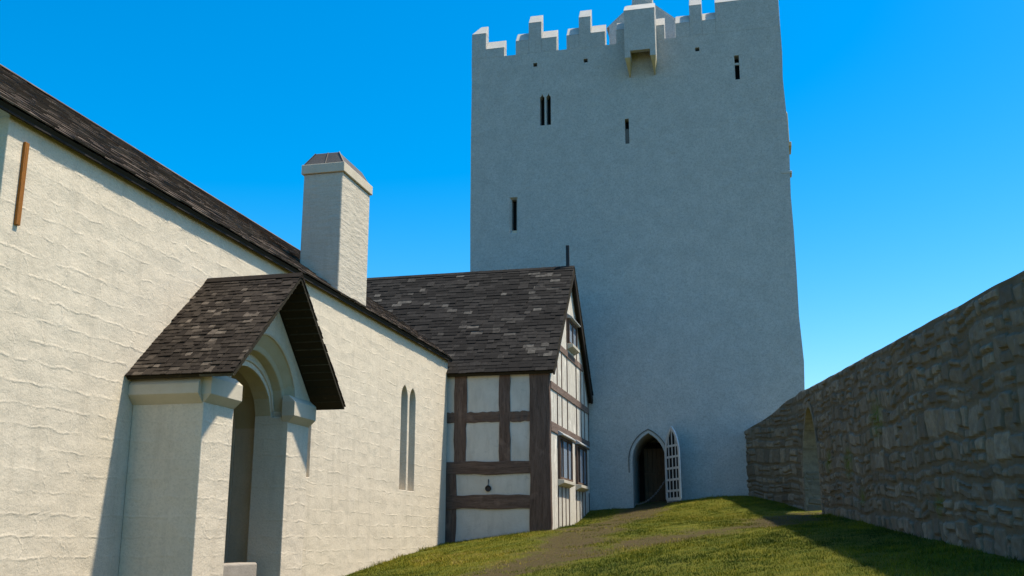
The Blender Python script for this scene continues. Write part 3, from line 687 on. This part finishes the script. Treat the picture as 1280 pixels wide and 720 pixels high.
# ------------------------------------------------------------------ rubble wall
def stone_field(S, Z, seed):
    """irregular courses of roughly squared stones: height, joint and per-stone tint for points (S along, Z up)"""
    r = np.random.default_rng(4321)
    s, z = S.ravel(), Z.ravel()
    zw = z + .055 * vnoise(s * 1.1, s * 0 + z * .35, 61) + .055 * vnoise(s * 2.9, z * 1.1, 62) + .02 * vnoise(s * 6, z * 5, 69) + .010 * vnoise(s * 13, z * 13, 63) - .055 * s * .9
    sw = s + .05 * vnoise(s * 2.0, z * 3.3, 64) + .018 * vnoise(s * 9, z * 9, 65)
    rows = [-6.0]
    while rows[-1] < 10: rows.append(rows[-1] + r.choice([.20, .30, .40, .50], p=[.18, .30, .30, .22]))
    rows = np.array(rows); ri = np.clip(np.searchsorted(rows, zw) - 1, 0, len(rows) - 2)
    H = np.full(len(s), -.045); J = np.ones(len(s)); T = np.full(len(s), .5)
    for k in range(len(rows) - 1):
        js = [-3.0]; h = rows[k + 1] - rows[k]
        while js[-1] < 90: js.append(js[-1] + r.uniform(.16, .62))
        js = np.array(js); n = len(js)
        lo, hi = r.uniform(0, .05, n), r.uniform(0, .07, n); lean = r.normal(0, .12, n); off = r.normal(0, .009, n); tint = np.clip(r.normal(.5, .27, n), 0, 1)
        tx, tz = r.normal(0, .05, n), r.normal(.025, .05, n); split = r.uniform(0, 1, n) < (.62 if h > .28 else 0); sp = r.uniform(.3, .7, n)
        m = np.nonzero(ri == k)[0]
        if not len(m): continue
        v = zw[m] - rows[k]; u = sw[m] + lean[0] * 0
        c = np.clip(np.searchsorted(js, u) - 1, 0, n - 2)
        u0 = js[c] + lean[c] * (v - h / 2); u1 = js[c + 1] + lean[c + 1] * (v - h / 2)
        b, t = lo[c], h - hi[c]
        up = split[c] & (v > sp[c] * h); dn = split[c] & ~up
        b = np.where(up, sp[c] * h + .008, b); t = np.where(dn, sp[c] * h - .008, t)
        du = np.minimum(u - u0, u1 - u) - .004; dv = np.minimum(v - b, t - v)
        q = .05; e = np.where((du < q) & (dv < q), q - np.hypot(np.maximum(q - du, 0), np.maximum(q - dv, 0)), np.minimum(du, dv))
        p = np.clip(e / .034, 0, 1); p = p * p * (3 - 2 * p)
        H[m] = -.034 + p * (.029 + off[c] + np.where(up, .012, 0) + tx[c] * (u - (u0 + u1) / 2) + tz[c] * (v - h / 2)); J[m] = 1 - np.clip(e / .028, 0, 1); T[m] = np.clip(tint[c] + np.where(up, .2, 0), 0, 1)
    H += .006 * vnoise(s * 17, z * 17, 66) + .006 * vnoise(s * 37, z * 37, 67)
    return H.reshape(S.shape), J.reshape(S.shape), T.reshape(S.shape)
PL = [(1.235 + .0985 * (32 - y), y) for y in (-4, 31.0)] + [(1.12, 32.05), (.42, 33.7), (-.43, 35.19)]
seg = [0]
for a, b in zip(PL, PL[1:]): seg.append(seg[-1] + math.dist(a, b))
def plan(s):
    x = np.interp(s, seg, [p[0] for p in PL]); y = np.interp(s, seg, [p[1] for p in PL]); return x, y
def s_of_y(y): return float(np.interp(y, [p[1] for p in PL], seg))
def wall_top(y): return np.interp(y, [-4, 12.6, 29.9, 31.4, 32.6, 34.3, 35.2], [3.78, 4.76, 5.80, 5.92, 5.80, 5.36, 5.18])
TH = .62
vs, fs, jt, tn, ms = [], [], [], [], []
def wall_piece(sa, sb, zb_fn, ds, nv, seed):
    ns = max(2, int((sb - sa) / ds)); s = np.linspace(sa, sb, ns); x, y = plan(s)
    e = 1e-3; xa, ya = plan(s - e); xb, yb = plan(s + e); tx_, ty_ = xb - xa, yb - ya; l = np.hypot(tx_, ty_); nx_, ny_ = -ty_ / l, tx_ / l   # towards the yard (-x)
    zt = wall_top(y) + .007 * vnoise(s * 5, s * 0, 77); zb = zb_fn(s, y); t = np.linspace(0, 1, nv)
    S = np.repeat(s[None], nv, 0); Z = zb[None] + (zt - zb)[None] * t[:, None]
    Hh, J, T = stone_field(S, Z, seed)
    # dressed stones round the gateway
    ae = np.where((s[None] < SA + 1e-4) & (Z < 4.2), SA - s[None], np.where((s[None] >= SA - 1e-4) & (s[None] <= SBb + 1e-4), Z - arch_bottom(s, y)[None], np.where(Z < 4.2, s[None] - SBb, 9)))
    dr = (ae < .17) & (ae > -.01); cyc = np.abs(((Z if sa != SA else np.broadcast_to(s[None] * 1.3, Z.shape)) / .34) % 1 - .5)
    Hh = np.where(dr, .010 - .02 * (cyc > .46), Hh); J = np.where(dr, (cyc > .46) * 1., J); T = np.where(dr, .78, T); J = np.where((ae >= .17) & (ae < .20), 1., J)
    fade = np.clip((zt[None] - Z) / .05, 0, 1); Hh = Hh * fade - .03 * (1 - fade)
    X = x[None] + nx_[None] * Hh; Y = y[None] + ny_[None] * Hh
    mo = np.zeros_like(S)
    for cy, cz, r_ in ((21.5, 4.0, .42), (24.8, 3.35, .4), (23.5, 2.55, .22), (27.5, 3.6, .3), (17.5, 2.2, .2)):
        mo = np.maximum(mo, np.clip(1.2 - np.hypot((y[None] - cy) / 1.5, Z - cz) / r_, 0, 1))
    o = len(vs); front = np.stack([X, Y, Z], -1).reshape(-1, 3)
    vs.extend(front.tolist()); jt.extend(J.ravel().tolist()); tn.extend(T.ravel().tolist()); ms.extend(mo.ravel().tolist())
    g = np.arange(ns * nv).reshape(nv, ns) + o
    fs.extend(np.stack([g[:-1, :-1], g[:-1, 1:], g[1:, 1:], g[1:, :-1]], -1).reshape(-1, 4).tolist())
    # back face, top and bottom
    o2 = len(vs)
    for lvl in (zb, zt):
        vs.extend(np.stack([x - nx_ * TH, y - ny_ * TH, lvl], -1).tolist()); jt.extend([0] * ns); tn.extend([.5] * ns); ms.extend([0] * ns)
    bb = np.arange(ns) + o2; bt = bb + ns; ft, fb = g[-1], g[0]
    for i in range(ns - 1):
        fs.append([int(bb[i]), int(bb[i + 1]), int(bt[i + 1]), int(bt[i])]); fs.append([int(ft[i]), int(ft[i + 1]), int(bt[i + 1]), int(bt[i])])
        fs.append([int(fb[i]), int(fb[i + 1]), int(bb[i + 1]), int(bb[i])])
    for i in (0, ns - 1):
        fs.append([int(q) for q in g[:, i]] + [int(bt[i]), int(bb[i])])
SA, SBb = s_of_y(29.0), s_of_y(31.55)
under = lambda s, y: ground_z(*plan(s)) - .12
def reveal(s_at, z0, z1, seed, sgn):
    x, y = plan(np.array([s_at])); e = 1e-3; xa, ya = plan(s_at - e); xb, yb = plan(s_at + e); l = math.hypot(xb - xa, yb - ya); tx_, ty_ = (xb - xa) / l, (yb - ya) / l
    nu, nv = 26, 110; S, Z = np.meshgrid(np.linspace(0, TH, nu), np.linspace(z0, z1, nv)); Hh, J, T = stone_field(S + 40, Z, seed); Hh = Hh * .6 + .01
    Hh *= np.clip(S / .05, 0, 1)
    X = x[0] + ty_ * S + sgn * tx_ * Hh; Y = y[0] - tx_ * S + sgn * ty_ * Hh; o = len(vs)
    vs.extend(np.stack([X, Y, Z], -1).reshape(-1, 3).tolist()); jt.extend(J.ravel().tolist()); tn.extend(np.clip(T * .5, 0, 1).ravel().tolist()); ms.extend([0] * (nu * nv))  # reveal stones tinted darker: shade of the recess put into their colour
    g = np.arange(nu * nv).reshape(nv, nu) + o; fs.extend(np.stack([g[:-1, :-1], g[:-1, 1:], g[1:, 1:], g[1:, :-1]], -1).reshape(-1, 4).tolist())
def arch_bottom(s, y):
    a = np.clip((s - (SA + SBb) / 2) / ((SBb - SA) / 2), -1, 1); return 3.55 + 1.75 * (1 - np.abs(a) ** 1.9) ** .62
wall_piece(s_of_y(9.5), SA, under, .024, 150, 5)
wall_piece(SA, SBb, arch_bottom, .022, 90, 5)
reveal(SBb - .004, 2.3, 4.6, 9, -1); reveal(SA + .004, 2.2, 4.6, 10, 1)
wall_piece(SBb, seg[-1], under, .024, 120, 5)
wall_piece(0, s_of_y(9.5), under, .06, 60, 5)
wme = bpy.data.meshes.new('rubble_wall'); wme.from_pydata(vs, [], fs)
for nm, dat in (('joint', jt), ('tint', tn), ('moss', ms)): wme.attributes.new(nm, 'FLOAT', 'POINT').data.foreach_set('value', np.array(dat, np.float32))
bmw = bmesh.new(); bmw.from_mesh(wme); bmesh.ops.recalc_face_normals(bmw, faces=bmw.faces[:]); bmw.to_mesh(wme); bmw.free()
rw = link('rubble_wall', wme, M['rubble']); rw['label'] = 'long grey rubble stone wall with a pointed gateway near its far end'; rw['category'] = 'wall'

# ------------------------------------------------------------------ light, sky, camera
EL, AZ = R(64), R(15)                                # sun direction: from +X, swung towards +Y
sd_ = Vector((math.cos(EL) * math.cos(AZ), math.cos(EL) * math.sin(AZ), math.sin(EL)))
sun = bpy.data.lights.new('sun', 'SUN'); sun.energy = 4.3; sun.angle = R(2.2); sun.color = (1, .925, .79)
so = bpy.data.objects.new('sun', sun); COL.objects.link(so); so.rotation_euler = sd_.to_track_quat('Z', 'Y').to_euler(); so.location = (30, 30, 40)
wld = bpy.data.worlds.new('World'); scene.world = wld; wld.use_nodes = True; nt = wld.node_tree
bg = nt.nodes['Background']; sky = nt.nodes.new('ShaderNodeTexSky'); sky.sky_type = 'NISHITA'; sky.sun_disc = False
sky.sun_elevation = EL; sky.sun_rotation = math.pi / 2 - AZ; sky.air_density = 1.0; sky.dust_density = 1.0; sky.ozone_density = 2.2
hs = nt.nodes.new('ShaderNodeHueSaturation'); hs.inputs['Saturation'].default_value = 1.62; hs.inputs['Hue'].default_value = .493
nt.links.new(sky.outputs[0], hs.inputs['Color']); nt.links.new(hs.outputs[0], bg.inputs[0]); bg.inputs[1].default_value = .15
cam = bpy.data.cameras.new('camera'); cam.sensor_width = 36; cam.lens = 36 * 1290 / 1280; cam.clip_end = 5000; cam.clip_start = .05
co = bpy.data.objects.new('camera', cam); COL.objects.link(co); co.location = (0, 0, 1.7); co.rotation_euler = (R(90 + 13.638), 0, R(13.349)); scene.camera = co
scene.view_settings.view_transform = 'Standard'; scene.view_settings.look = 'None'; scene.view_settings.gamma = 1; scene.view_settings.exposure = .6
scene.cycles.max_bounces = 8; scene.cycles.diffuse_bounces = 4
